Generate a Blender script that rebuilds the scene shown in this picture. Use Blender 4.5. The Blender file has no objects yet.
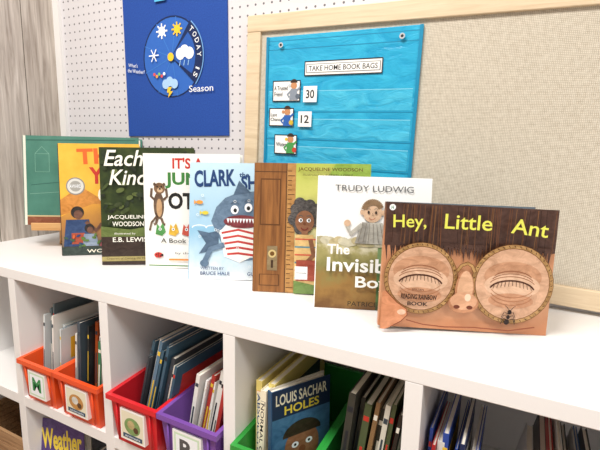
import bpy, bmesh, math, random
from mathutils import Vector, Matrix
random.seed(4)
t=0.028;H=0.76;D=0.42;P=0.35;XL=-0.335
# ---------------------------------------------------------------- materials
def lin(h):
    if isinstance(h,str):
        h=h.lstrip('#');c=[int(h[i:i+2],16)/255 for i in(0,2,4)]
    else:c=h
    return tuple((x/12.92 if x<=.04045 else((x+.055)/1.055)**2.4) for x in c)+(1,)
_m={}
def M(h,rough=.45,name=None,spec=.4,coat=0):
    k=(h,rough,spec,coat)
    if k in _m:return _m[k]
    m=bpy.data.materials.new(name or 'mat_'+h);m.use_nodes=True
    b=m.node_tree.nodes['Principled BSDF'];b.inputs['Base Color'].default_value=lin(h)
    b.inputs['Roughness'].default_value=rough;b.inputs['Specular IOR Level'].default_value=spec
    b.inputs['Coat Weight'].default_value=coat
    _m[k]=m;return m
class NM:
    def __init__(s,name,rough=.5):
        s.m=bpy.data.materials.new(name);s.m.use_nodes=True;s.t=s.m.node_tree;s.b=s.t.nodes['Principled BSDF'];s.b.inputs['Roughness'].default_value=rough
        s.tc=s.n('ShaderNodeTexCoord')
    def n(s,ty,**k):
        x=s.t.nodes.new(ty)
        for a,v in k.items():setattr(x,a,v)
        return x
    def l(s,a,b):s.t.links.new(a,b)
    def mapping(s,scale,rot=(0,0,0)):
        m=s.n('ShaderNodeMapping');m.inputs['Scale'].default_value=scale;m.inputs['Rotation'].default_value=rot
        s.l(s.tc.outputs['Object'],m.inputs['Vector']);return m.outputs[0]
    def noise(s,vec,scale,detail=4,rough=.6,dist=0):
        x=s.n('ShaderNodeTexNoise');x.inputs['Scale'].default_value=scale;x.inputs['Detail'].default_value=detail
        x.inputs['Roughness'].default_value=rough;x.inputs['Distortion'].default_value=dist;s.l(vec,x.inputs['Vector']);return x.outputs['Fac']
    def ramp(s,f,stops):
        r=s.n('ShaderNodeValToRGB');e=r.color_ramp.elements
        while len(e)<len(stops):e.new(.5)
        for i,(q,c) in enumerate(stops):e[i].position=q;e[i].color=lin(c)
        s.l(f,r.inputs[0]);return r.outputs[0]
    def math(s,op,a,b=None,c=None):
        x=s.n('ShaderNodeMath',operation=op)
        for i,v in enumerate((a,b,c)):
            if v is None:continue
            if isinstance(v,(int,float)):x.inputs[i].default_value=v
            else:s.l(v,x.inputs[i])
        return x.outputs[0]
    def mix(s,f,a,b,mode='MIX'):
        x=s.n('ShaderNodeMixRGB',blend_type=mode)
        for i,v in enumerate((f,a,b)):
            if isinstance(v,(int,float)):x.inputs[i].default_value=v
            elif isinstance(v,(str,tuple)):x.inputs[i].default_value=lin(v)
            else:s.l(v,x.inputs[i])
        return x.outputs[0]
    def bump(s,h,st,dist=.001):
        x=s.n('ShaderNodeBump');x.inputs['Strength'].default_value=st;x.inputs['Distance'].default_value=dist
        s.l(h,x.inputs['Height']);s.l(x.outputs[0],s.b.inputs['Normal'])
    def col(s,c):s.l(c,s.b.inputs['Base Color']);return s.m
_p={}
def PM(h,amt=.16,scale=38,rough=.32):
    """painted ink: base colour with brushy procedural variation"""
    k_=(h,amt,scale)
    if k_ in _p:return _p[k_]
    c=[int(h.lstrip('#')[i:i+2],16)/255 for i in(0,2,4)]
    lo=[max(0,x*(1-amt)) for x in c];hi=[min(1,x+(1-x)*amt*.7) for x in c]
    k=NM('paint_'+h,rough);f=k.noise(k.mapping((1,1,1.6),(0,.5,0)),scale,6,.65,1.2)
    _p[k_]=k.col(k.ramp(f,[(.3,lo),(.7,hi)]));return _p[k_]
def wood(name,stops,along='Z',sc=6,rough=.5,seam=None):
    k=NM(name,rough);v={'Z':(14,14,.9),'X':(.9,14,14),'Y':(14,.9,14)}[along]
    f=k.noise(k.mapping(v),sc,6,.62,.6);c=k.ramp(f,stops)
    if seam:
        ax,w=seam;sp=k.n('ShaderNodeSeparateXYZ');k.l(k.tc.outputs['Object'],sp.inputs[0])
        fr=k.math('FRACT',k.math('DIVIDE',sp.outputs[ax],w));g=k.math('LESS_THAN',fr,.025)
        fl=k.math('FLOOR',k.math('DIVIDE',sp.outputs[ax],w));tone=k.math('FRACT',k.math('MULTIPLY',fl,.37))
        c=k.mix(k.math('MULTIPLY',tone,.25),c,'#8d7f70');c=k.mix(g,c,'#6b6156')
    k.bump(f,.15);return k.col(c)
def mottled(name,a,b,scale=8,rough=.5,mid=None):
    k=NM(name,rough);f=k.noise(k.mapping((1,1,1)),scale,5,.6)
    st=[(.3,a),(.7,b)] if not mid else [(.3,a),(.5,mid),(.7,b)]
    return k.col(k.ramp(f,st))
def vgrad(name,stops,z0,z1,rough=.35,nscale=10,namt=.25,axis=2):
    k=NM(name,rough);sp=k.n('ShaderNodeSeparateXYZ');k.l(k.tc.outputs['Object'],sp.inputs[0])
    f=k.math('DIVIDE',k.math('SUBTRACT',sp.outputs[axis],z0),z1-z0)
    n=k.noise(k.mapping((1,1,1)),nscale,5,.6);f=k.math('ADD',f,k.math('MULTIPLY',k.math('SUBTRACT',n,.5),namt))
    return k.col(k.ramp(f,stops))
# ---------------------------------------------------------------- mesh builder
class MB:
    def __init__(s):s.v=[];s.f=[];s.mi=[];s.ms=[];s.X=Matrix.Identity(4);s.sm=[]
    def m(s,mat):
        if mat not in s.ms:s.ms.append(mat)
        return s.ms.index(mat)
    def add(s,vs,fs,mat,smooth=False):
        o=len(s.v);s.v+=[s.X@Vector(v) for v in vs];i=s.m(mat)
        for f in fs:s.f.append([o+a for a in f]);s.mi.append(i);s.sm.append(smooth)
    def box(s,a,b,mat,R=None):
        vs=[Vector((x,y,z)) for z in(a[2],b[2]) for y in(a[1],b[1]) for x in(a[0],b[0])]
        if R:vs=[R@v for v in vs]
        s.add(vs,[(0,2,3,1),(4,5,7,6),(0,1,5,4),(2,6,7,3),(0,4,6,2),(1,3,7,5)],mat)
    def bbox(s,a,b,mat,bev=.002,seg=2):
        bm=bmesh.new();bmesh.ops.create_cube(bm,size=1)
        for v in bm.verts:v.co=Vector([a[i]+(v.co[i]+.5)*(b[i]-a[i]) for i in range(3)])
        bmesh.ops.bevel(bm,geom=bm.edges[:],offset=bev,segments=seg,affect='EDGES',profile=.5)
        s.add([v.co.copy() for v in bm.verts],[[v.index for v in f.verts] for f in bm.faces],mat);bm.free()
    def tube(s,pts,r,mat,n=8):
        vs=[];fs=[]
        for i,q in enumerate(pts):
            q=Vector(q);d=(Vector(pts[min(i+1,len(pts)-1)])-Vector(pts[max(i-1,0)])).normalized()
            a=d.cross(Vector((0,0,1)) if abs(d.z)<.9 else Vector((1,0,0))).normalized();b=d.cross(a)
            for k in range(n):
                th=2*math.pi*k/n;vs.append(q+(a*math.cos(th)+b*math.sin(th))*r)
        for i in range(len(pts)-1):
            for k in range(n):fs.append((i*n+k,i*n+(k+1)%n,(i+1)*n+(k+1)%n,(i+1)*n+k))
        fs+=[tuple(range(n))[::-1],tuple(range((len(pts)-1)*n,len(pts)*n))]
        s.add(vs,fs,mat,True)
    def make(s,name,mw=None,parent=None):
        me=bpy.data.meshes.new(name);me.from_pydata([tuple(v) for v in s.v],[],s.f)
        for m in s.ms:me.materials.append(m)
        for q,i,sm in zip(me.polygons,s.mi,s.sm):q.material_index=i;q.use_smooth=sm
        me.update();ob=bpy.data.objects.new(name,me);bpy.context.collection.objects.link(ob)
        if mw is not None:ob.matrix_world=mw
        if parent:ob.parent=parent
        return ob
# flat artwork painter on plane y=y0 facing -y
class Art:
    def __init__(s,mb,x0,z0,w,h,y0=0.,eps=.00010):
        s.mb=mb;s.x0=x0;s.z0=z0;s.w=w;s.h=h;s.y=y0;s.e=eps;s.k=1;s.hold=False
    def nx(s):
        if not s.hold:s.k+=1
    def P(s,u,v):return(s.x0+u*s.w,s.y-s.e*s.k,s.z0+v*s.h)
    def poly(s,pts,mat):
        s.mb.add([s.P(u,v) for u,v in pts],[tuple(range(len(pts)))],mat);s.nx()
    def rect(s,u0,v0,u1,v1,mat):s.poly([(u0,v0),(u1,v0),(u1,v1),(u0,v1)],mat)
    def ell(s,u,v,ru,rv,mat,a0=0,a1=360,rot=0,n=32,clip=True):
        pts=[];full=a1-a0>=360
        for i in range(n if full else n+1):
            a=math.radians(a0+(a1-a0)*i/n);x=ru*s.w*math.cos(a);z=rv*s.h*math.sin(a);r=math.radians(rot)
            X=u+(x*math.cos(r)-z*math.sin(r))/s.w;Z=v+(x*math.sin(r)+z*math.cos(r))/s.h
            if clip:X=min(max(X,0),1);Z=min(max(Z,0),1)
            pts.append((X,Z))
        if not full and abs(a1-a0)<180:pts.append((u,v))
        s.poly(pts,mat)
    def circ(s,u,v,r,mat,**k):s.ell(u,v,r,r*s.w/s.h,mat,**k)
    def line(s,pts,wd,mat):
        L=[];R=[];q=[Vector((a*s.w,b*s.h)) for a,b in pts];h=wd*s.w/2
        for i in range(len(q)):
            d=(q[min(i+1,len(q)-1)]-q[max(i-1,0)]).normalized();n=Vector((-d.y,d.x))*h
            L.append(q[i]+n);R.append(q[i]-n)
        vs=[];fs=[]
        for a,b in zip(L,R):vs+= [s.P(a.x/s.w,a.y/s.h),s.P(b.x/s.w,b.y/s.h)]
        for i in range(len(q)-1):fs.append((2*i,2*i+1,2*i+3,2*i+2))
        s.mb.add(vs,fs,mat);s.nx()
    def arc(s,u,v,r,wd,mat,a0=0,a1=360,n=36,sq=1):
        k=s.w/s.h;s.line([(u+r*math.cos(math.radians(a0+(a1-a0)*i/n)),v+sq*r*k*math.sin(math.radians(a0+(a1-a0)*i/n))) for i in range(n+1)],wd,mat)
    def text(s,txt,u0,v0,u1,v1,mat,bold=.02,rot=0,shear=0):
        cu=bpy.data.curves.new('t','FONT');cu.body=txt;cu.size=1;cu.offset=bold;cu.shear=shear;cu.resolution_u=3
        ob=bpy.data.objects.new('t',cu);bpy.context.collection.objects.link(ob)
        dg=bpy.context.evaluated_depsgraph_get();me=bpy.data.meshes.new_from_object(ob.evaluated_get(dg))
        co=[v.co.copy() for v in me.vertices];fs=[tuple(f.vertices) for f in me.polygons]
        bpy.data.objects.remove(ob)
        if not co:return
        a=min(c.x for c in co);b=max(c.x for c in co);c0=min(c.y for c in co);d=max(c.y for c in co)
        cx=(u0+u1)/2;cz=(v0+v1)/2;r=math.radians(rot);vs=[]
        for c in co:
            x=((c.x-a)/(b-a)-.5)*(u1-u0)*s.w;z=((c.y-c0)/(d-c0)-.5)*(v1-v0)*s.h
            vs.append(s.P(cx+(x*math.cos(r)-z*math.sin(r))/s.w,cz+(x*math.sin(r)+z*math.cos(r))/s.h))
        s.mb.add(vs,fs,mat);s.nx()
# ---------------------------------------------------------------- camera
cp,sp_=math.cos(.1692),math.sin(.1692);cy,sy=math.cos(.4768),math.sin(.4768);ro=.0228
fw=Vector((-sy*cp,cy*cp,-sp_));r=Vector((cy,sy,0));u=r.cross(fw)
r2=r*math.cos(ro)+u*math.sin(ro);u2=-r*math.sin(ro)+u*math.cos(ro)
cd=bpy.data.cameras.new('camera');cd.sensor_width=36;cd.lens=441.9/600*36;cd.clip_start=.02
co=bpy.data.objects.new('camera',cd);bpy.context.collection.objects.link(co)
mw=Matrix.Identity(4)
for i in range(3):mw[i][0]=r2[i];mw[i][1]=u2[i];mw[i][2]=-fw[i]
mw[0][3],mw[1][3],mw[2][3]=1.1920,-1.0612,1.0817
co.matrix_world=mw;bpy.context.scene.camera=co
# ---------------------------------------------------------------- room
k=NM('pegboard',.55);sp=k.n('ShaderNodeSeparateXYZ');k.l(k.tc.outputs['Object'],sp.inputs[0])
dx=k.math('SUBTRACT',k.math('FRACT',k.math('DIVIDE',sp.outputs[0],.0254)),.5);dz=k.math('SUBTRACT',k.math('FRACT',k.math('DIVIDE',sp.outputs[2],.0254)),.5)
dd=k.math('SQRT',k.math('ADD',k.math('MULTIPLY',dx,dx),k.math('MULTIPLY',dz,dz)))
hole=k.math('LESS_THAN',dd,.12)
peg=k.col(k.mix(hole,'#d6d3d6','#66646a'))
wallw=wood('whitewashed_boards',[(.28,'#8d8177'),(.45,'#b3a89e'),(.6,'#cbc1b7'),(.75,'#ddd5cd')],'Z',5,.6,seam=(1,.125))
floorm=wood('floor_planks',[(.3,'#8a6a4e'),(.7,'#b8977a')],'X',5,.4,seam=(1,.15))
def slab(name,a,b,mat):
    m=MB();m.box(a,b,mat);return m.make(name)
slab('wall_back',(XL-.1,0,0),(3.6,.08,2.7),peg)
slab('wall_left',(XL-.1,-3.6,0),(XL,0,2.7),wallw)
slab('floor',(XL-.1,-3.6,-.05),(3.6,.08,0),floorm)
slab('ceiling',(XL-.1,-3.6,2.7),(3.6,.08,2.75),M('#f2f1ee',.8))
slab('trim_corner',(XL,-.012,H),(XL+.03,0,2.7),M('#e8e6e4',.5))
# ---------------------------------------------------------------- shelf
white=M('#f3f1f0',.3,'white_laminate',.5)
m=MB();x1=5*P
m.bbox((XL,-D,H-t),(x1+t,-.001,H),white,.0015)
m.bbox((XL,-D,0.0),(x1+t,-.001,.044),white,.0015)
zs=.402
m.box((XL+t,-D+.001,zs-t),(x1,-.008,zs),white)
m.box((XL+t,-.012,.044),(x1,-.006,H-t),white)
for x in [XL]+[i*P for i in range(0,6)]:
    m.bbox((x,-D+.0005,.044),(x+t,-.001,H-t),white,.001)
m.make('cube_shelf')
# ---------------------------------------------------------------- bulletin board
fr=wood('light_oak_frame',[(.3,'#cfb795'),(.7,'#e6d3b5')],'X',6,.45)
k=NM('burlap',.9);ck=k.n('ShaderNodeTexWave');ck.wave_type='BANDS';ck.bands_direction='X';ck.inputs['Scale'].default_value=95;ck.inputs['Distortion'].default_value=1.5
k.l(k.tc.outputs['Object'],ck.inputs['Vector'])
ck2=k.n('ShaderNodeTexWave');ck2.bands_direction='Z';ck2.inputs['Scale'].default_value=95;ck2.inputs['Distortion'].default_value=1.5;k.l(k.tc.outputs['Object'],ck2.inputs['Vector'])
f=k.math('MULTIPLY',ck.outputs['Fac'],ck2.outputs['Fac']);n=k.noise(k.mapping((1,1,1)),110,3)
f=k.math('ADD',k.math('MULTIPLY',f,.55),k.math('MULTIPLY',n,.5));k.bump(f,.35)
burlap=k.col(k.ramp(f,[(.12,'#a89d8a'),(.6,'#dad2c2')]))
m=MB();W=1.17;HB=.63;fwid=.042
m.box((fwid*.8,-.017,fwid*.8),(W-fwid*.8,-.004,HB-fwid*.8),burlap)
m.bbox((0,-.026,HB-fwid),(W,-.002,HB),fr,.002);m.bbox((0,-.026,0),(W,-.002,fwid),fr,.002)
m.bbox((0,-.0255,fwid),(fwid,-.002,HB-fwid),fr,.002);m.bbox((W-fwid,-.0255,fwid),(W,-.002,HB-fwid),fr,.002)
m.make('burlap_bulletin_board',Matrix.Translation((.468,0,.797))@Matrix.Rotation(.03,4,'Y'))
# ---------------------------------------------------------------- pocket chart
k=NM('cyan_nylon',.26);n=k.noise(k.mapping((2.5,1,7),(0,.5,0)),4,4,.55,1.0);k.bump(n,.6,.006);cyan=k.col(k.ramp(n,[(.3,'#1596c4'),(.7,'#35b4da')]))
k=NM('pocket_vinyl',.16);n=k.noise(k.mapping((3,1,8),(0,.4,0)),5,4,.55,1.0);k.bump(n,.7,.005);pock=k.col(k.ramp(n,[(.3,'#249fca'),(.7,'#50c0e0')]))
seam=M('#1287b0',.4);cw=M('#f6f5f2',.5);ink=M('#1c1c20',.5);metal=M('#b9bcc0',.3)
m=MB();m.bbox((0,-.004,0),(.405,0,.45),cyan,.001);a=Art(m,0,0,.405,.45,-.004)
for z in(.972,.925): a.rect(0,z,1,z+.005,seam)
for i in range(6):
    z=.70-i*.155;a.rect(.03,z-.11,.97,z-.005,pock);a.rect(.0,z-.122,1,z-.116,seam);a.rect(.03,z-.006,.97,z-.002,M('#7fd0e6',.2))
a.rect(0,0,.018,1,seam);a.rect(.982,0,1,1,seam)
def card(x0,z0,x1,z1,edge=True):
    X0,Z0,X1,Z1=[(x0-.537)/.405,(z0-.918)/.45,(x1-.537)/.405,(z1-.918)/.45]
    a.rect(X0,Z0,X1,Z1,cw)
    if edge:
        for q in((X0,Z0,X1,Z0+.006),(X0,Z1-.006,X1,Z1),(X0,Z0,X0+.006,Z1),(X1-.006,Z0,X1,Z1)):a.rect(*q,ink)
    return X0,Z0,X1,Z1
x0,z0,x1_,z1=card(.652,1.267,.856,1.303)
a.rect(x0+.012,z0+.016,x1_-.012,z1-.016,M('#8b8b8b'));a.rect(x0+.018,z0+.02,x1_-.018,z1-.02,cw);a.text('TAKE HOME BOOK BAGS',x0+.03,z0+.026,x1_-.03,z1-.026,ink,.01)
def pic(cx,cz,kind):
    u=(cx-.537)/.405;v=(cz-.918)/.45
    c1,c2,c3={'a':('#8a93a0','#5f6a78','#c9cdd2'),'b':('#2f62b0','#d3b23a','#c98d62'),'c':('#4a9a4f','#c8432f','#e6c23c')}[kind]
    a.circ(u,v+.03,.022,M('#c98d62'));a.ell(u,v+.045,.025,.02,M('#3a2a22'),a0=0,a1=180)
    a.poly([(u-.03,v-.05),(u+.03,v-.05),(u+.022,v+.012),(u-.022,v+.012)],M(c1))
    a.line([(u-.02,v),(u-.045,v-.02),(u-.03,v-.035)],.012,M(c1));a.line([(u+.02,v),(u+.045,v+.02)],.012,M(c1))
    a.circ(u+.03,v-.03,.016,M(c2));a.circ(u-.03,v+.03,.01,M(c3))
for (x0_,z0_,x1c,z1_),tx,kd in (((.561,1.205,.643,1.258),'A Trusted\nFriend','a'),((.553,1.142,.627,1.189),'Last\nChance','b'),((.572,1.07,.640,1.121),'Water','c')):
    X0,Z0,X1,Z1=card(x0_,z0_,x1c,z1_)
    if kd=='c':a.text(tx,X0+.014,Z0+.045,X0+.55*(X1-X0),Z1-.045,ink,.01)
    else:a.text(tx,X0+.012,Z0+.03,X0+.55*(X1-X0),Z1-.03,ink,.01)
    pic(x1c-.019,(z0_+z1_)/2,kd)
for x0_,z0_,x1c,z1_,tx in((.654,1.203,.692,1.242,'30'),(.642,1.142,.68,1.18,'12')):
    X0,Z0,X1,Z1=card(x0_,z0_,x1c,z1_,edge=False);a.text(tx,X0+.018,Z0+.02,X1-.018,Z1-.02,ink,.02)
for uu in(.115,.89):a.circ(uu,.949,.016,metal);a.circ(uu,.949,.008,ink)
m.make('pocket_chart',Matrix.Translation((.537,-.0185,.918))@Matrix.Rotation(.02,4,'Y'))
# ---------------------------------------------------------------- calendar banner
k=NM('navy_felt',.85);n=k.noise(k.mapping((1,1,1)),250,3);navy=k.col(k.ramp(n,[(.3,'#143f92'),(.7,'#1d4fa6')]))
m=MB();cw_,ch_=.405,.62;m.bbox((0,-.004,0),(cw_,0,ch_),navy,.001);a=Art(m,0,0,cw_,ch_,-.004)
dk=M('#0e2554',.8);lt=M('#3b78c8',.8);yl=M('#f2c733',.7);wh=M('#f3f6fa',.7)
cu_,cv_=.49,.375;R=.285
a.circ(cu_,cv_,R,M('#2f66bd',.8));a.arc(cu_,cv_,R,.012,dk)
for i in range(6):
    an=math.radians(80+i*40);a.line([(cu_,cv_),(cu_+R*math.cos(an),cv_+R*math.sin(an)*cw_/ch_)],.006,lt)
def sun(u_,v_,r_,c):
    a.circ(u_,v_,r_*.6,c)
    for i in range(8):
        an=i*math.pi/4;a.line([(u_+r_*.6*math.cos(an),v_+r_*.6*math.sin(an)*cw_/ch_),(u_+r_*math.cos(an),v_+r_*math.sin(an)*cw_/ch_)],.012,c)
sun(cu_-.09,cv_+.125,.055,wh);sun(cu_+.06,cv_+.125,.05,yl)
a.circ(cu_,cv_,R*1.06,dk,a0=-42,a1=52,n=24);a.circ(cu_,cv_,R*.80,M('#2457ab',.8),a0=-34,a1=44,n=24)
a.line([(cu_+R*1.06*math.cos(math.radians(x)),cv_+R*1.06*math.sin(math.radians(x))*cw_/ch_) for x in range(-42,53,4)],.008,M('#6ea3dd'))
for i,ch in enumerate('TODAY IS'):
    an=math.radians(42-i*10.5);x=cu_+R*.93*math.cos(an);z=cv_+R*.93*math.sin(an)*cw_/ch_
    hw=.006 if ch=='I' else .016
    if ch!=' ':a.text(ch,x-hw,z-.012,x+hw,z+.012,wh,.01,rot=math.degrees(an)-90)
for dx_,dz_ in((-.04,0),(.0,.012),(.045,0)):a.circ(cu_+.13+dx_,cv_+.01+dz_,.042,wh)
for i in range(3):a.line([(cu_+.09+.04*i,cv_-.02),(cu_+.08+.04*i,cv_-.045)],.007,M('#9cc4ea'))
for dx_,dz_ in((-.04,0),(.0,.012),(.045,0)):a.circ(cu_-.02+dx_,cv_-.125+dz_,.035,M('#a9cdef'))
a.poly([(cu_-.04,cv_-.14),(cu_+.0,cv_-.14),(cu_-.02,cv_-.16),(cu_+.01,cv_-.16),(cu_-.04,cv_-.19),(cu_-.03,cv_-.165),(cu_-.05,cv_-.165)],yl)
for i in range(6):
    an=i*math.pi/3;a.line([(cu_-.17,cv_+.015),(cu_-.17+.05*math.cos(an),cv_+.015+.05*math.sin(an)*cw_/ch_)],.009,wh)
for i in range(5):a.circ(cu_-.17+.025*i,cv_-.075-.010*(i%2),.012,M(['#e25555','#f2a33c','#7ac36a','#e25555','#f3f6fa'][i]))
a.circ(cu_,cv_,.03,yl)
a.text("What's",.05,.345,.15,.362,wh,0,rot=-8);a.text("the Weather?",.04,.315,.22,.333,wh,0,rot=-8)
a.text('Season',.66,.205,.88,.235,wh,.004)
a.rect(.35,.635,.46,.70,M('#58b8e6',.6));a.text('7',.39,.648,.42,.685,wh,.01)
for i in range(7):a.rect(.08+.13*i,.86,.18+.13*i,.93,M('#e9f0f7'))
a.text('CALENDAR',.15,.945,.85,.985,wh,.02)
m.make('weather_calendar_banner',Matrix.Translation((.004,-.001,1.112))@Matrix.Rotation(-.01,4,'Y'))
# ---------------------------------------------------------------- display books
pages=M('#efe8da',.7,'pages')
def book(name,x,y,yaw,w,h,lean,roll,z,art,base,thick=.011,spine=None,open_=9,bk='#d8d2c6'):
    m=MB();spm=spine or base;ct=.0025
    m.box((0,0,0),(w,ct,h),base)
    R=Matrix.Translation((.001,ct,0))@Matrix.Rotation(math.radians(open_),4,'Z')
    m.box((.0,0.0,.004),(w-.005,thick*.35,h-.004),pages,R)
    R2=Matrix.Translation((.001,ct+thick*.35,0))@Matrix.Rotation(math.radians(open_+3),4,'Z')
    m.box((.0,0.0,.004),(w-.005,thick*.5,h-.004),pages,R2)
    m.box((0,thick*.5,0),(w,thick*.5+ct,h),M(bk) if isinstance(bk,str) else bk,R2)
    m.bbox((-.002,.0002,0),(.0012,thick+ct,h),spm,.001)
    a=Art(m,0,0,w,h);art(a)
    for v in m.v:                       # back cover and pages stand on the shelf too
        if v.y>.0004:v.z+=v.y*math.tan(lean)*max(0,1-v.z/h)
    up=Vector((-math.sin(yaw)*math.sin(lean),math.cos(yaw)*math.sin(lean),math.cos(lean)))
    ax=Vector((math.cos(yaw),math.sin(yaw),0))
    a2=ax*math.cos(roll)-up*math.sin(roll);u2_=up*math.cos(roll)+ax*math.sin(roll);yy=u2_.cross(a2)
    mw=Matrix.Identity(4)
    for i in range(3):mw[i][0]=a2[i];mw[i][1]=yy[i];mw[i][2]=u2_[i]
    zoff=max(0,w*math.sin(roll)*math.cos(lean))
    mw[0][3],mw[1][3],mw[2][3]=x,y,z+zoff+.0005
    return m.make(name,mw)
def art_ant(a):
    hair=PM('#45261a');gold=PM('#b5803c',.3,60);gold2=M('#6e4519',.3);f2=PM('#bf7f56');tit=M('#dfe05c',.35);blk=M('#241410',.3)
    a.rect(0,.66,1,1,hair)
    rnd=random.Random(2)
    for i in range(60):
        u_=.005+i/60*.985;v_=.66-.13*rnd.random();a.poly([(max(0,u_-.008),.70),(min(1,u_+.014),.70),(min(1,u_+.006+.01*rnd.uniform(-1,1)),v_)],hair)
    for i in range(46):
        u_=.02+.96*rnd.random();a.line([(u_,.99),(u_+.012*rnd.uniform(-1,1),.60+.12*rnd.random())],.003,M(rnd.choice(['#6d4227','#2b150b','#70482b','#7d5632'])))
    for cx,cz,rr in((.222,.415,.205),(.752,.41,.226)):
        a.circ(cx,cz,rr+.012,gold2);a.circ(cx,cz,rr+.009,gold);a.circ(cx,cz,rr-.011,gold2);a.circ(cx,cz,rr-.015,PM('#dca883',.2))
        a.hold=True
        for i in range(44):
            an=i*math.pi*2/44;k_=a.w/a.h;q=rr-.001
            a.line([(cx+(q-.005)*math.cos(an),cz+(q-.005)*k_*math.sin(an)),(cx+(q+.005)*math.cos(an+.03),cz+(q+.005)*k_*math.sin(an+.03))],.004,M('#4a2c10'))
        a.hold=False;a.k+=1
        a.ell(cx,cz+.06,.165,.12,PM('#c98e66',.2));a.ell(cx,cz-.01,.16,.10,PM('#e6ba98',.15));a.ell(cx,cz-.13,.13,.06,PM('#cb9069'))
        for j in range(3):a.arc(cx,cz-.03+.03*j,.14-.012*j,.004,M('#8f5738'),25,155,sq=.5)
        a.arc(cx,cz-.055,.13,.009,M('#4a2614'),15,165,sq=.5)
        for j in range(3):a.arc(cx,cz+.0-.03*j,.13,.003,M('#a56c48'),205,335,sq=.6)
        for i in range(11):a.line([(cx-.10+.02*i,cz+.03-.005*abs(i-5)),(cx-.110+.022*i,cz-.008-.006*abs(i-5))],.003,M('#4a2614'))
    a.line([(.425,.49),(.45,.54),(.485,.56),(.51,.54),(.53,.49)],.022,gold2);a.line([(.425,.49),(.45,.54),(.485,.56),(.51,.54),(.53,.49)],.015,gold)
    a.ell(.478,.34,.055,.16,f2);a.ell(.481,.35,.045,.15,PM('#e3ae86'));a.ell(.478,.245,.088,.08,f2);a.ell(.478,.26,.078,.07,PM('#dfa47c'))
    a.ell(.50,.29,.018,.03,M('#f0cdb2',.2))
    a.ell(.44,.212,.018,.015,M('#6b3420'));a.ell(.515,.212,.018,.015,M('#6b3420'))
    a.line([(.15,.085),(.25,.055),(.38,.045),(.55,.055),(.75,.045),(.9,.085)],.007,M('#8a4b30'))
    a.poly([(0,.0),(0,.30),(.02,.31),(.05,.27),(.09,.22),(.15,.17),(.155,.12),(.12,.07),(.06,.02),(.03,0)],PM('#d4875a'))
    a.line([(.02,.31),(.05,.27),(.09,.22),(.15,.17),(.155,.12),(.12,.07),(.06,.02)],.005,M('#7d4025'));a.ell(.12,.145,.025,.022,PM('#f0c4a4'))
    for u_,v_,ru,rv in((.735,.115,.015,.022),(.742,.155,.010,.017),(.748,.195,.012,.018)):a.ell(u_,v_,ru,rv,blk)
    for s_ in(-1,1):
        for v_ in(.13,.155,.18):a.line([(.742,v_),(.742+s_*.026,v_+.015),(.742+s_*.04,v_-.03)],.004,blk)
        a.line([(.748,.20),(.748+s_*.018,.235),(.748+s_*.03,.245)],.003,blk)
    a.text('GOLDEN',.17,.325,.24,.34,blk,.01);a.text('READING RAINBOW',.11,.255,.32,.295,blk,.03);a.text('BOOK',.15,.205,.27,.235,blk,.03)
    a.text('Hey,',.035,.785,.225,.915,tit,.01,rot=3);a.text('Little',.33,.82,.60,.935,tit,.01);a.text('Ant',.71,.80,.92,.915,tit,.01,rot=-5)
    a.circ(.025,.965,.018,wh);a.text('H',.018,.95,.032,.98,M('#2d7d46'),.02)
facebase=vgrad('cover_face',[(0,'#c08058'),(.25,'#dba37c'),(.55,'#d0926a'),(.8,'#a86e48'),(1,'#4e2c1a')],0,.229,.3,18,.35)
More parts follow.
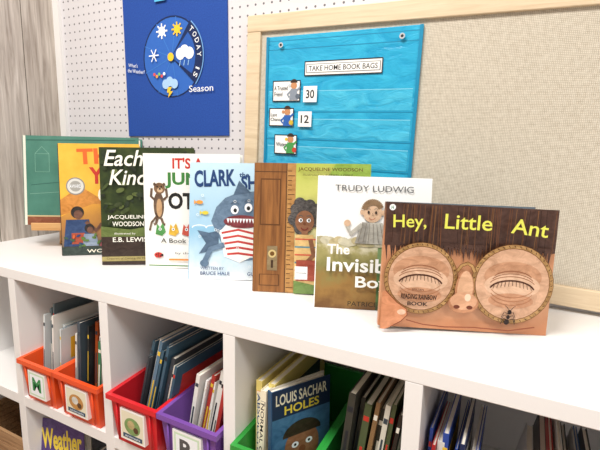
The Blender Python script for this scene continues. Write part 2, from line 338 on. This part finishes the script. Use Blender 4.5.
def art_invis(a):
    a.rect(0,0,1,.53,vgrad('invis_low',[(0,'#6d4a24'),(.3,'#96713a'),(.6,'#85804a'),(.85,'#a39a62'),(1,'#d9d2b4')],0,.145,.3,22,1.0))
    a.rect(.55,0,1,.50,vgrad('invis_right',[(0,'#3a4a2e'),(.5,'#5f7d49'),(1,'#8fa878')],0,.14,.3,25,1.1))
    rr=random.Random(5)
    for i in range(26):
        u_=i/25;a.ell(u_,.50+.02*rr.random(),.05,.03,PM(rr.choice(['#b9ae80','#d9d2b4','#8fa06a','#c9b98a'])),n=14)
    gr=M('#55585c',.4);a.text('TRUDY LUDWIG',.15,.89,.84,.935,gr,.0)
    sk=PM('#dcb592');pen=M('#6b6258');hb=PM('#8a6a48')
    a.poly([(.40,.66),(.58,.66),(.66,.50),(.34,.50)],PM('#bdb9ad'));a.poly([(.40,.66),(.47,.66),(.44,.50),(.34,.50)],PM('#a09c92'))
    a.line([(.40,.64),(.30,.57),(.27,.63)],.04,PM('#bdb9ad'));a.ell(.27,.65,.03,.025,sk);a.line([(.585,.64),(.67,.57),(.62,.53)],.04,PM('#bdb9ad'))
    a.ell(.49,.735,.085,.075,sk);a.ell(.395,.735,.015,.02,sk);a.ell(.585,.735,.015,.02,sk)
    for i in range(15):
        an=math.radians(15+i*10.5);a.line([(.49+.05*math.cos(an),.755+.035*math.sin(an)),(.49+.10*math.cos(an+.15),.75+.085*math.sin(an+.15))],.016,hb)
    for uu in(.455,.52):a.ell(uu,.735,.010,.012,M('#3a2c24'));a.arc(uu,.75,.018,.004,pen,30,150)
    a.line([(.488,.73),(.495,.715),(.485,.713)],.004,pen);a.arc(.488,.705,.028,.005,M('#a05a44'),200,340)
    for i in range(6):a.line([(.41+.03*i,.65),(.37+.045*i,.51)],.004,pen)
    a.poly([(.60,.57),(.74,.60),(.72,.51),(.59,.50)],wh);a.line([(.62,.56),(.71,.575)],.004,pen);a.line([(.62,.54),(.70,.55)],.004,pen)
    for x_,c in((.80,'#b0563c'),(.90,'#4f7ca0')):
        a.ell(x_,.33,.06,.055,PM('#c9966c'));a.ell(x_,.36,.062,.04,PM('#4a3020'),a0=0,a1=180);a.poly([(x_-.08,.08),(min(1,x_+.08),.08),(min(1,x_+.06),.27),(x_-.06,.27)],PM(c))
    wt=M('#fbfaf5',.35)
    a.text('The',.10,.415,.30,.49,wt,.02);a.text('Invisible',.10,.285,.78,.39,wt,.02);a.text('Boy',.36,.145,.66,.255,wt,.02)
    a.text('PATRICE BARTON',.30,.03,.86,.065,M('#2e2519'),.003)
def art_door(a):
    dw=wood('door_art',[(.3,'#6a3f1c'),(.7,'#a06a36')],'Z',9,.35)
    a.rect(0,0,.36,1,dw);a.rect(.28,0,.36,1,PM('#bd8644'));a.rect(.275,0,.283,1,M('#4d2f15'))
    a.hold=True
    for i in range(26):a.line([(.29,.04+.036*i),(.325 if i%4 else .35,.04+.036*i)],.006,M('#4a2d12'))
    a.hold=False;a.k+=1
    a.rect(.0,.93,.275,.935,M('#4d2f15'));a.rect(.05,.52,.23,.88,M('#5d3817'));a.rect(.06,.53,.22,.87,dw)
    a.rect(.05,.05,.23,.14,M('#5d3817'));a.rect(.06,.055,.22,.135,dw)
    a.rect(.12,.17,.21,.36,PM('#8d7650'));a.circ(.165,.30,.035,M('#c9b27a',.25));a.circ(.165,.30,.02,M('#6a4719'));a.rect(.155,.19,.175,.25,M('#3a2410'))
    a.rect(.36,0,1,1,vgrad('door_bg',[(0,'#d9cf9a'),(.35,'#cfc99a'),(.7,'#d3d07c'),(1,'#aeb84e')],0,.29,.35,12,.4))
    hr=PM('#1d1512',.5,80)
    for i in range(30):
        an=i*2.4;rr=.02+.0042*i;a.circ(.44+rr*math.cos(an)*.78,.60+rr*math.sin(an)*.78,.05,hr)
    sk=PM('#8a5636');a.ell(.445,.555,.082,.085,sk);a.rect(.42,.44,.475,.49,sk)
    for uu in(.41,.48):a.ell(uu,.565,.018,.015,wh);a.ell(uu+.003,.565,.009,.011,hr);a.arc(uu,.585,.02,.006,hr,30,150)
    a.ell(.445,.54,.012,.012,M('#6d3f26'));a.arc(.445,.52,.032,.009,M('#7a2f24'),200,340)
    a.poly([(.37,.455),(.52,.455),(.58,.28),(.57,.05),(.36,.05),(.36,.3)],PM('#e8c07a'))
    for i in range(6):a.line([(.365,.42-.06*i),(.55,.42-.06*i)],.013,PM(['#d8573c','#4f8c9c'][i%2]))
    a.line([(.50,.42),(.53,.3),(.45,.22)],.04,sk);a.rect(.38,.10,.55,.26,PM('#a9442f'));a.rect(.37,.11,.48,.21,wh);a.line([(.38,.16),(.47,.16)],.004,hr)
    a.poly([(.36,0),(.36,.10),(.6,.06),(1,.09),(1,0)],PM('#6b8a3f'))
    a.poly([(.7,1),(.62,.86),(.72,.80),(.85,.88),(1,.82),(1,1)],PM('#8fae3c'))
    g=M('#4f3f1f');a.text('JACQUELINE WOODSON',.38,.935,.93,.968,M('#5c3a1a'),.01);a.text('illustrated by RAFAEL LOPEZ',.42,.90,.85,.92,g,0)
    a.text('the day\nyou begin',.62,.5,.96,.8,wh,.02)
    rr=random.Random(7)
    for i in range(30):a.ell(.57+.40*rr.random(),.12+.3*rr.random(),.025,.012,M(rr.choice(['#7d9a4a','#e0c25a','#d46a4a','#f4f0d8'])),rot=rr.random()*180)
def art_clark(a):
    a.rect(0,0,1,.45,vgrad('clark_low',[(0,'#e9eef0'),(.5,'#b3d0e2'),(1,'#8bbbd8')],0,.13,.35,20,.9))
    for i in range(7):a.arc(.1+.14*i,.44,.075,.010,M('#e4f0f5'),0,180,sq=.4,n=14)
    nb=M('#1c3c6e',.4);a.text('CLARK',.04,.795,.46,.94,nb,.035,rot=3);a.text('the',.50,.88,.60,.92,nb,.02);a.text('SHARK',.52,.78,.97,.90,nb,.03,rot=3)
    gr=PM('#5f7a96');g2=PM('#47607c');wt=PM('#eef3f5',.08)
    a.poly([(.22,.50),(.27,.62),(.36,.70),(.50,.75),(.66,.76),(.80,.70),(.90,.58),(.95,.40),(.90,.28),(.70,.18),(.50,.16),(.38,.24),(.30,.36)],gr)
    a.poly([(.44,.72),(.50,.85),(.62,.75)],g2);a.poly([(.3,.3),(.18,.30),(.08,.42),(.20,.40),(.30,.42)],g2);a.poly([(.3,.3),(.2,.24),(.10,.22),(.18,.32)],g2)
    a.poly([(.30,.40),(.40,.50),(.62,.52),(.85,.50),(.92,.42),(.88,.30),(.70,.2),(.5,.18)],wt)
    a.poly([(.31,.42),(.40,.47),(.68,.42),(.74,.24),(.52,.15),(.36,.2)],M('#f4f2ee'))
    for i in range(5):a.line([(.33+.015*i,.40-.045*i),(.50,.43-.05*i),(.71,.39-.045*i)],.022,PM('#cf3b34'))
    a.ell(.46,.60,.04,.038,wh);a.ell(.465,.595,.018,.018,M('#161616'));a.ell(.60,.62,.04,.038,wh);a.ell(.60,.615,.018,.018,M('#161616'))
    a.arc(.46,.63,.045,.010,g2,30,150);a.arc(.60,.65,.045,.010,g2,30,150)
    a.ell(.54,.50,.19,.055,PM('#7a262c'))
    a.hold=True
    for i in range(10):a.poly([(.38+.032*i,.525),(.41+.032*i,.525),(.395+.032*i,.485)],wh)
    a.hold=False;a.k+=1
    a.line([(.72,.30),(.80,.2),(.76,.1)],.06,gr);a.line([(.36,.30),(.22,.26),(.16,.15)],.055,gr);a.ell(.16,.14,.045,.03,gr)
    a.text('WRITTEN BY',.12,.085,.36,.11,nb,0);a.text('BRUCE HALE',.12,.04,.42,.07,nb,.01);a.text('GUY FRANCIS',.6,.04,.92,.07,nb,.01)
    for (x_,z_,c) in((.10,.66,'#e8963c'),(.16,.57,'#d9c23c'),(.88,.13,'#e8963c')):
        a.ell(x_,z_,.035,.016,M(c));a.poly([(x_-.03,z_),(x_-.055,z_+.02),(x_-.055,z_-.02)],M(c))
    for i in range(16):
        rr=random.Random(i+40);a.arc(rr.random()*.9+.05,.1+.65*rr.random(),.012,.004,wt,n=12)
def art_otter(a):
    gn=M('#3f7d3c',.4);rd=M('#c3352c',.4);org=M('#e08a2c',.4);bk=M('#22201e',.4);br=PM('#5d3f28',.3);b2=PM('#7a5636')
    a.rect(.03,.015,.97,.025,gn)
    a.text("IT'S A",.30,.87,.62,.965,rd,.03);a.text('JUNGLE',.22,.70,.93,.84,gn,.035);a.text('OTTER',.25,.52,.86,.665,bk,.035);a.text('?',.88,.52,.95,.655,rd,.03)
    a.ell(.15,.55,.055,.12,br);a.circ(.16,.70,.058,b2);a.ell(.155,.53,.03,.08,PM('#c79b6c'));a.ell(.165,.685,.03,.02,PM('#d9b58c'));a.ell(.165,.695,.012,.008,bk)
    for s_ in(-1,1):
        a.ell(.16+s_*.022,.715,.007,.008,bk);a.ell(.16+s_*.05,.735,.014,.014,br);a.line([(.155+s_*.045,.60),(.155+s_*.085,.63),(.155+s_*.075,.70)],.025,br);a.line([(.155+s_*.02,.44),(.155+s_*.04,.39),(.155+s_*.06,.385)],.026,br)
    a.line([(.13,.46),(.07,.40),(.05,.33)],.02,br)
    for i,(x_,c) in enumerate(((.16,'#4f9a4a'),(.30,'#e5b12f'),(.44,'#cf4a36'),(.58,'#5a9fc4'),(.74,'#e08a2c'),(.88,'#4f9a4a'))):
        a.poly([(x_-.05,.30),(x_-.03,.39),(x_+.0,.36),(x_+.03,.40),(x_+.06,.32),(x_+.02,.285)],PM(c));a.circ(x_,.345,.016,wh);a.circ(x_,.345,.008,bk)
    a.text('A Book of Animals',.17,.225,.82,.265,bk,.005);a.text('by the author',.32,.12,.68,.145,bk,0)
    a.ell(.14,.115,.045,.025,rd);a.line([(.14,.14),(.14,.09)],.006,bk);a.circ(.18,.115,.014,bk);a.circ(.12,.12,.007,bk);a.circ(.16,.108,.007,bk)
    a.rect(.25,.07,.8,.085,org)
def art_kind(a):
    rr=random.Random(3);a.hold=False
    for i in range(90):
        v_=.32+.65*rr.random();a.ell(rr.random(),v_,.03+.03*rr.random(),.01+.010*rr.random(),PM(rr.choice(['#26320f','#3a481b','#1c2810','#56632a','#141b0a','#2f3a16'])),rot=rr.random()*180,n=12)
    a.poly([(.0,.33),(.3,.30),(.7,.35),(1,.31),(1,.22),(.0,.22)],PM('#5f7030'))
    a.poly([(.60,.56),(.64,.62),(.70,.62),(.76,.54),(.78,.34),(.56,.34)],PM('#a55a6c'));a.circ(.67,.66,.05,PM('#4d2e20'))
    a.rect(0,0,1,.24,PM('#2c1b12'))
    wt=M('#f5f2e6',.4);a.text('Each',.05,.84,.46,.975,wt,.012,shear=.25);a.text('Kindness',.10,.68,.86,.81,wt,.012,shear=.25)
    a.text('JACQUELINE',.07,.385,.48,.425,wt,.01);a.text('WOODSON',.12,.33,.45,.37,wt,.01);a.text('Illustrated by',.14,.255,.36,.275,wt,0);a.text('E.B. LEWIS',.12,.195,.48,.235,wt,.01)
    a.rect(0,.03,1,.07,PM('#a89858'));a.text("Creators of Coming On Home Soon",.05,.04,.6,.062,M('#2a1a10'),0)
def art_yellow(a):
    rd=M('#c8392b',.4);wt=M('#fbf4df',.4);or_=M('#e0662a',.4);bl=PM('#27406e')
    a.poly([(0,.35),(.4,.5),(1,.42),(1,0),(0,0)],vgrad('yel_low',[(0,'#4a5a5c'),(.5,'#a9743c'),(1,'#e3a33c')],0,.16,.4,14,.5))
    a.poly([(0,.5),(.25,.62),(.5,.5),(.8,.62),(1,.5),(1,.42),(.4,.46),(0,.36)],PM('#d98a34'))
    a.text('THE',.22,.82,.80,.96,or_,.035,rot=2);a.text('YEAR',.36,.64,.97,.79,rd,.035);a.text('CAME',.46,.47,.97,.61,wt,.03)
    a.circ(.19,.62,.115,M('#8f8d86',.25));a.circ(.19,.62,.10,M('#d8d6cf',.25));a.circ(.19,.62,.07,M('#a3a19a',.3));a.text('AWARD',.12,.605,.26,.635,wh,0)
    sk=PM('#6d4330');a.circ(.20,.385,.08,PM('#1d1613'));a.ell(.21,.365,.055,.04,sk);a.poly([(.06,.32),(.34,.32),(.38,.08),(.02,.08)],bl);a.line([(.30,.3),(.42,.22),(.5,.28)],.05,sk)
    a.rect(.12,.10,.28,.2,PM('#b0482f'));a.circ(.34,.24,.06,PM('#1d1613'));a.ell(.35,.225,.04,.03,sk);a.poly([(.27,.19),(.42,.19),(.45,.08),(.25,.08)],PM('#8a9ab0'))
    a.circ(.62,.34,.065,PM('#1d1613'));a.ell(.62,.32,.045,.035,sk);a.poly([(.52,.28),(.72,.28),(.78,.05),(.46,.05)],PM('#a03a4c'))
    a.rect(0,0,1,.075,PM('#2c3a34'));a.text('WOODSON',.3,.018,.9,.05,wt,.01)
    rr=random.Random(9)
    for i in range(26):a.ell(.05+.9*rr.random(),.08+.1*rr.random(),.03,.01,M(rr.choice(['#5d7a3a','#3f5a4a','#c95f33','#27406e'])),rot=rr.random()*180,n=10)
def art_green(a):
    dkg=M('#2f5f54',.5);a.rect(0,.0,1,.10,PM('#8c4a2c'));a.rect(0,.095,1,.11,M('#cdb98c'));a.rect(0,0,.022,1,M('#dfe0d2',.5))
    ch=M('#7fae9c',.6)
    a.line([(.1,.8),(.16,.88),(.22,.8),(.22,.6),(.1,.6),(.1,.8),(.22,.8)],.004,ch);a.line([(.06,.45),(.4,.50)],.004,dkg);a.line([(.03,.95),(.97,.97)],.006,dkg)
    a.line([(.05,.35),(.35,.38)],.004,ch)
    a.poly([(.55,.15),(.55,.6),(.62,.72),(.72,.6),(.74,.15)],PM('#c9a24a'));a.circ(.64,.74,.05,PM('#7a4f33'))
    a.text('school',.7,.8,.95,.88,ch,.01)
book('picture_book_green',-.20,-.245,.55,.35,.278,.10,0,.829,art_green,mottled('chalk','#3a6f60','#4f8676',9,.5),open_=2,thick=.008,bk='#3f8070')
book('picture_book_yellow',.003,-.264,.704,.222,.326,.126,-.012,H,art_yellow,mottled('yel','#e8a62c','#f0c24a',12,.4),spine=M('#3a2a20'),bk='#e8b23a')
book('picture_book_woods',.180,-.267,.597,.249,.317,.094,-.012,H,art_kind,mottled('wd','#202b10','#3f4b1e',18,.35,mid='#2c3916'),open_=7,bk='#2a2c1c')
book('picture_book_otter',.299,-.227,.425,.255,.303,.053,-.012,H,art_otter,M('#f4f2ec',.35),open_=7,bk='#f4f2ec')
book('picture_book_shark',.468,-.251,.459,.241,.288,.161,-.006,H,art_clark,vgrad('sea',[(0,'#7db0d2'),(1,'#bfdcec')],0,.288,.3,8,.3),open_=7,bk='#4a80b4')
book('picture_book_doorway',.655,-.248,.385,.258,.292,.122,-.01,H,art_door,M('#7a4d24',.4),open_=7,bk='#7a4d24')
book('picture_book_boy',.820,-.268,.376,.227,.272,.129,0,H,art_invis,M('#f3f3f1',.3),open_=7,bk='#e9e9e6')
book('picture_book_ant',.971,-.310,.43,.300,.227,.06,.022,H,art_ant,facebase,open_=9,bk='#5a6a78')
# small easel under the green book
wd=wood('easel_wood',[(.3,'#c18d55'),(.7,'#deb27a')],'X',6,.5)
m=MB()
m.bbox((.03,-.020,.056),(.27,.045,.0678),wd,.002);m.bbox((.03,-.026,.056),(.27,-.0202,.080),wd,.002)
for xx in(.09,.20):
    m.tube([(xx,.036,.001),(xx,.062,.24)],.006,wd)
m.tube([(.145,.12,.001),(.145,.066,.23)],.006,wd);m.tube([(.09,.062,.23),(.20,.062,.23)],.006,wd)
m.make('book_easel',Matrix.Translation((-.20,-.245,H))@Matrix.Rotation(.55,4,'Z'))
# ---------------------------------------------------------------- book bins
def bin_(name,x0,x1_,yf,z,h,colr,label=None,depth=.33,rot=0):
    m=MB();w=x1_-x0;mt=M(colr,.3,'plastic_'+colr,.5);tp=.010;th=.0028;rim=.007
    def ring(ins,zz,back=0):
        return[(ins,ins,zz),(w-ins,ins,zz),(w-ins,depth-ins,zz+back),(ins,depth-ins,zz+back)]
    B_=.03
    vs=ring(tp,0)+ring(0,h,B_)+ring(th,h,B_)+ring(tp+th,th)+ring(-rim,h,B_)+ring(-rim,h-.012,B_)+ring(0,h-.012,B_)
    fs=[(3,2,1,0)]
    for i in range(4):
        j=(i+1)%4
        fs+=[(i,j,4+j,4+i),(8+i,8+j,12+j,12+i),(16+i,16+j,8+j,8+i),(20+i,20+j,16+j,16+i),(24+i,24+j,20+j,20+i)]
    fs.append((12,13,14,15));m.add(vs,fs,mt)
    for q in(.02,w-.02):m.tube([(q,tp*.5-.001,.01),(q,-.001,h-.016)],.0022,mt)
    if label:
        lx=w*.24;lw=w*.52
        a=Art(m,lx,h*.18,lw,h*.62,-.003);m.box((lx,-.003,h*.18),(lx+lw,.008,h*.8),cw);label(a)
    return m.make(name,Matrix.Translation((x0,yf,z+.0005))@Matrix.Rotation(rot,4,'Z'))
def lab_letter(L,c='#2f8a4a'):
    def f(a):
        a.rect(.06,.06,.94,.94,M('#cfe6c8'));a.rect(.12,.12,.88,.88,wh);a.text(L,.25,.25,.75,.78,M(c),.03)
    return f
def lab_pic(c1,c2):
    def f(a):
        a.rect(.05,.05,.95,.95,M('#e9e2c8'));a.ell(.5,.5,.33,.28,PM(c1));a.ell(.45,.55,.15,.14,PM(c2));a.rect(.1,.08,.9,.22,M('#35506a'));a.text('animals',.18,.11,.82,.19,wh,0);a.ell(.65,.42,.1,.1,M('#5a3f2a'))
    return f
cols=['#e9e7e2','#2c4a7c','#b83a32','#e3c24a','#3d7f5c','#1f2226','#7a4fa0','#d9742e','#8fb7cf','#f2f0ea','#5f6b74','#caa57a','#2f9bb0','#e6e2da','#ffffff','#95352f']
def stack(name,x0,xmax,yf,z,n,lean,depth=(.20,.25),hh=(.2,.26),seed=1,pal=None,thick=(.004,.011),gap=.001,label=None):
    rr=random.Random(seed);m=MB();x=x0;i=0
    while i<n:
        th=rr.uniform(*thick);d=rr.uniform(*depth);h=rr.uniform(*hh);ln=lean+rr.uniform(-.025,.025)
        top=x+th*math.cos(ln)+h*math.sin(ln)
        if top>xmax:
            ln=lean*.5
            if x+th+h*math.sin(ln)>xmax:break
        c=(pal or cols)[rr.randrange(len(pal or cols))] ;mt=M(c,.35);yo=rr.uniform(0,.03)
        R=Matrix.Translation((x,yf+yo,z+.003+th*math.sin(abs(ln))))@Matrix.Rotation(ln,4,'Y')
        ct=.0012
        m.box((0,0,0),(ct,d,h),mt,R);m.box((th-ct,0,0),(th,d,h),mt,R);m.box((ct,0.0,0),(th-ct,ct,h),mt,R)
        m.box((ct,ct,.003),(th-ct,d-.003,h-.003),pages,R)
        c2=M(rr.choice(['#f4efe2','#20242c','#e8c23c','#c7392f','#3a4450']),.4)
        a_=rr.uniform(.15,.4);m.box((th*.3,-.0004,h*a_),(th*.7,0,h*(a_+.35)),c2,R);m.box((th*.1,-.0004,h*.86),(th*.9,0,h*.9),c2,R)
        m.box((th,d*.12,h*.55),(th+.0004,d*.88,h*.85),c2,R);m.box((th,d*.2,h*.12),(th+.0004,d*.8,h*.45),M(rr.choice(cols),.4),R)
        if label:
            a=Art(m,0,0,1,1);old=m.X
            m.X=R@Matrix.Translation((th*.22,-.0008,h*.88))@Matrix.Rotation(math.pi/2,4,'Y')
            a.w=h*.72;a.h=th*.56
            m.box((-.004,.0,-.001),(h*.74,.0006,th*.6),M('#f2ead0',.4))
            a.text(label[i%len(label)],0,0,1,1,M(rr.choice(['#2b2b30','#b02a2e','#1d4a80'])),.01);m.X=old
        x+=th/math.cos(ln)+gap+rr.uniform(0,.003);i+=1
    return m.make(name)
def cover_book(name,x,y,z,yaw,w,h,lean,fn,base,roll=0):
    return book(name,x,y,yaw,w,h,lean,roll,z,fn,base,open_=1,thick=.012)
F=-D-.004
bin_('book_bin',.034,.170,F,zs,.115,'#ee5a24',lab_letter('M'))
stack('bin_books',.048,.185,F+.03,zs+.003,10,.10,seed=3,pal=['#e9e7e2','#8fa3ad','#3f5f73','#d9e2e4','#2f9b8a','#f2f0ea','#6b7a80'])
bin_('book_bin',.182,.335,F,zs,.115,'#ec5424',lab_pic('#c98a3c','#e0e0d8'))
stack('bin_books',.20,.345,F+.03,zs+.003,10,.08,seed=8,pal=['#e9e7e2','#3d7f5c','#2f6f80','#1f2226','#f2f0ea','#b5562a','#4a5560'])
bin_('book_bin',.385,.528,F-.005,zs,.12,'#d8222c',lab_pic('#7da05a','#c9b37a'))
stack('bin_books',.40,.60,F+.03,zs+.003,11,.26,seed=5,pal=['#e9e7e2','#f4f2ec','#8fa3ad','#5f7d95','#d9d4c8','#3f5f73','#3a3f46'])
bin_('book_bin',.541,.688,F-.005,zs,.12,'#7c50a8',lab_letter('R','#555555'))
stack('bin_books',.57,.695,F+.03,zs+.003,9,.2,seed=6,hh=(.18,.23),pal=['#e9e7e2','#f4f2ec','#b83a32','#5f6b74','#ffffff'])
bin_('book_bin',.735,.885,F-.005,zs,.115,'#2f9a3e')
bin_('book_bin',.896,1.043,F-.005,zs,.115,'#34a044',lab_letter('S'))
stack('bin_books',.750,.80,F+.015,zs+.003,3,.02,seed=12,hh=(.20,.235),pal=['#e3cf7a','#f2ead0','#e9e7e2'],thick=(.012,.015),label=['ABSOLUTELY','NORMAL CHAOS','LOUIS SACHAR'])
def art_chap(a):
    a.rect(0,0,1,1,PM('#3b6d9a'));a.rect(0,.74,1,1,M('#1d2f4c'));a.text('LOUIS SACHAR',.06,.86,.94,.96,M('#e8e2c8'),.02);a.text('HOLES',.2,.76,.8,.84,M('#e8d24a'),.02)
    a.ell(.5,.42,.30,.20,PM('#9a6242'));a.ell(.5,.54,.33,.13,PM('#2d1d14'),a0=0,a1=180)
    for uu in(.38,.62):a.ell(uu,.45,.06,.028,wh);a.circ(uu,.45,.022,ink)
    a.ell(.5,.39,.06,.035,M('#7d4a30'));a.arc(.5,.35,.12,.025,M('#f4efe8'),205,335);a.poly([(.05,0),(.95,0),(.8,.22),(.2,.22)],PM('#c8472f'))
cover_book('chapter_book',.808,-.408,zs+.004,1.05,.135,.225,.03,art_chap,M('#2b4f74',.3))
stack('bin_books',.922,1.045,F+.035,zs+.003,8,.12,seed=15,hh=(.23,.27),pal=['#8a6a48','#3a3a34','#caa57a','#4f5a3c','#d9d4c8','#2a2420'],thick=(.005,.013))
stack('shelf_books',1.080,1.175,-.41,zs,9,.03,seed=21,hh=(.21,.25),pal=['#a5262a','#2c4a9c','#d9d7d2','#1d2b52','#15171c'],depth=(.14,.16))
stack('shelf_books',1.185,1.345,-.40,zs,10,.18,seed=22,hh=(.21,.25),pal=['#a5262a','#d9d7d2','#3f6fae','#2a2c30'],depth=(.14,.16))
stack('shelf_books',1.44,1.74,-.40,zs,14,.1,seed=23,hh=(.2,.25))
# left-most cell and lower row
zl=.044
wick=wood('woven_basket',[(.3,'#8a6444'),(.7,'#c09a70')],'X',12,.7)
def basket(name,x0,x1_,yf,z,h,depth):
    m=MB();n=10
    for i in range(n):
        z0=z+h*i/n;z1=z+h*(i+.86)/n;o=.002*(i%2)
        for A,B_ in(((x0-o,yf-o,z0),(x1_+o,yf+.006,z1)),((x0-o,yf+depth-.006,z0),(x1_+o,yf+depth+o,z1)),((x0-o,yf+.006,z0),(x0+.006,yf+depth-.006,z1)),((x1_-.006,yf+.006,z0),(x1_+o,yf+depth-.006,z1))):m.box(A,B_,wick)
    m.box((x0+.004,yf+.004,z+.001),(x1_-.004,yf+depth-.004,z+.006),wick);return m.make(name)
basket('woven_basket',XL+.04,-.012,-.405,zl+.001,.2,.33)
def art_weather(a):
    a.rect(0,.0,1,1,PM('#4e3580'));a.text('Weather',.05,.68,.95,.9,M('#f2d84a'),.03);a.ell(.5,.35,.35,.2,M('#e8963c'));a.ell(.55,.32,.2,.12,wh)
bin_('book_bin',.18,.335,F,zl,.12,'#2f62b0')
cover_book('weather_book',.045,-.405,zl+.001,.15,.16,.27,.12,art_weather,M('#5a3d8c',.3),roll=-.10)
stack('bin_books',.225,.345,F+.03,zl+.003,9,.1,seed=41)
bin_('book_bin',.40,.55,F,zl,.12,'#e8b23a');stack('bin_books',.42,.58,F+.03,zl+.003,8,.12,seed=42)
stack('shelf_books',.74,1.0,-.40,zl,12,.12,seed=43)
stack('shelf_books',1.09,1.39,-.40,zl,14,.12,seed=44)
# ---------------------------------------------------------------- lights
def area(name,loc,size,sy_,e,rot=(0,0,0),c=(1,1,1)):
    l=bpy.data.lights.new(name,'AREA');l.shape='RECTANGLE';l.size=size;l.size_y=sy_;l.energy=e;l.color=c
    o=bpy.data.objects.new(name,l);o.location=loc;o.rotation_euler=rot;bpy.context.collection.objects.link(o)
area('ceiling_light',(.5,-1.3,2.68),.9,.45,58,c=(1,.975,.93))
area('ceiling_light',(2.6,-1.6,2.68),1.2,.6,38,c=(1,.975,.93))
w=bpy.data.worlds.new('world');bpy.context.scene.world=w;w.use_nodes=True
w.node_tree.nodes['Background'].inputs[0].default_value=(1,.985,.955,1);w.node_tree.nodes['Background'].inputs[1].default_value=.58
sc=bpy.context.scene;sc.view_settings.view_transform='Standard';sc.view_settings.look='None';sc.view_settings.exposure=.0
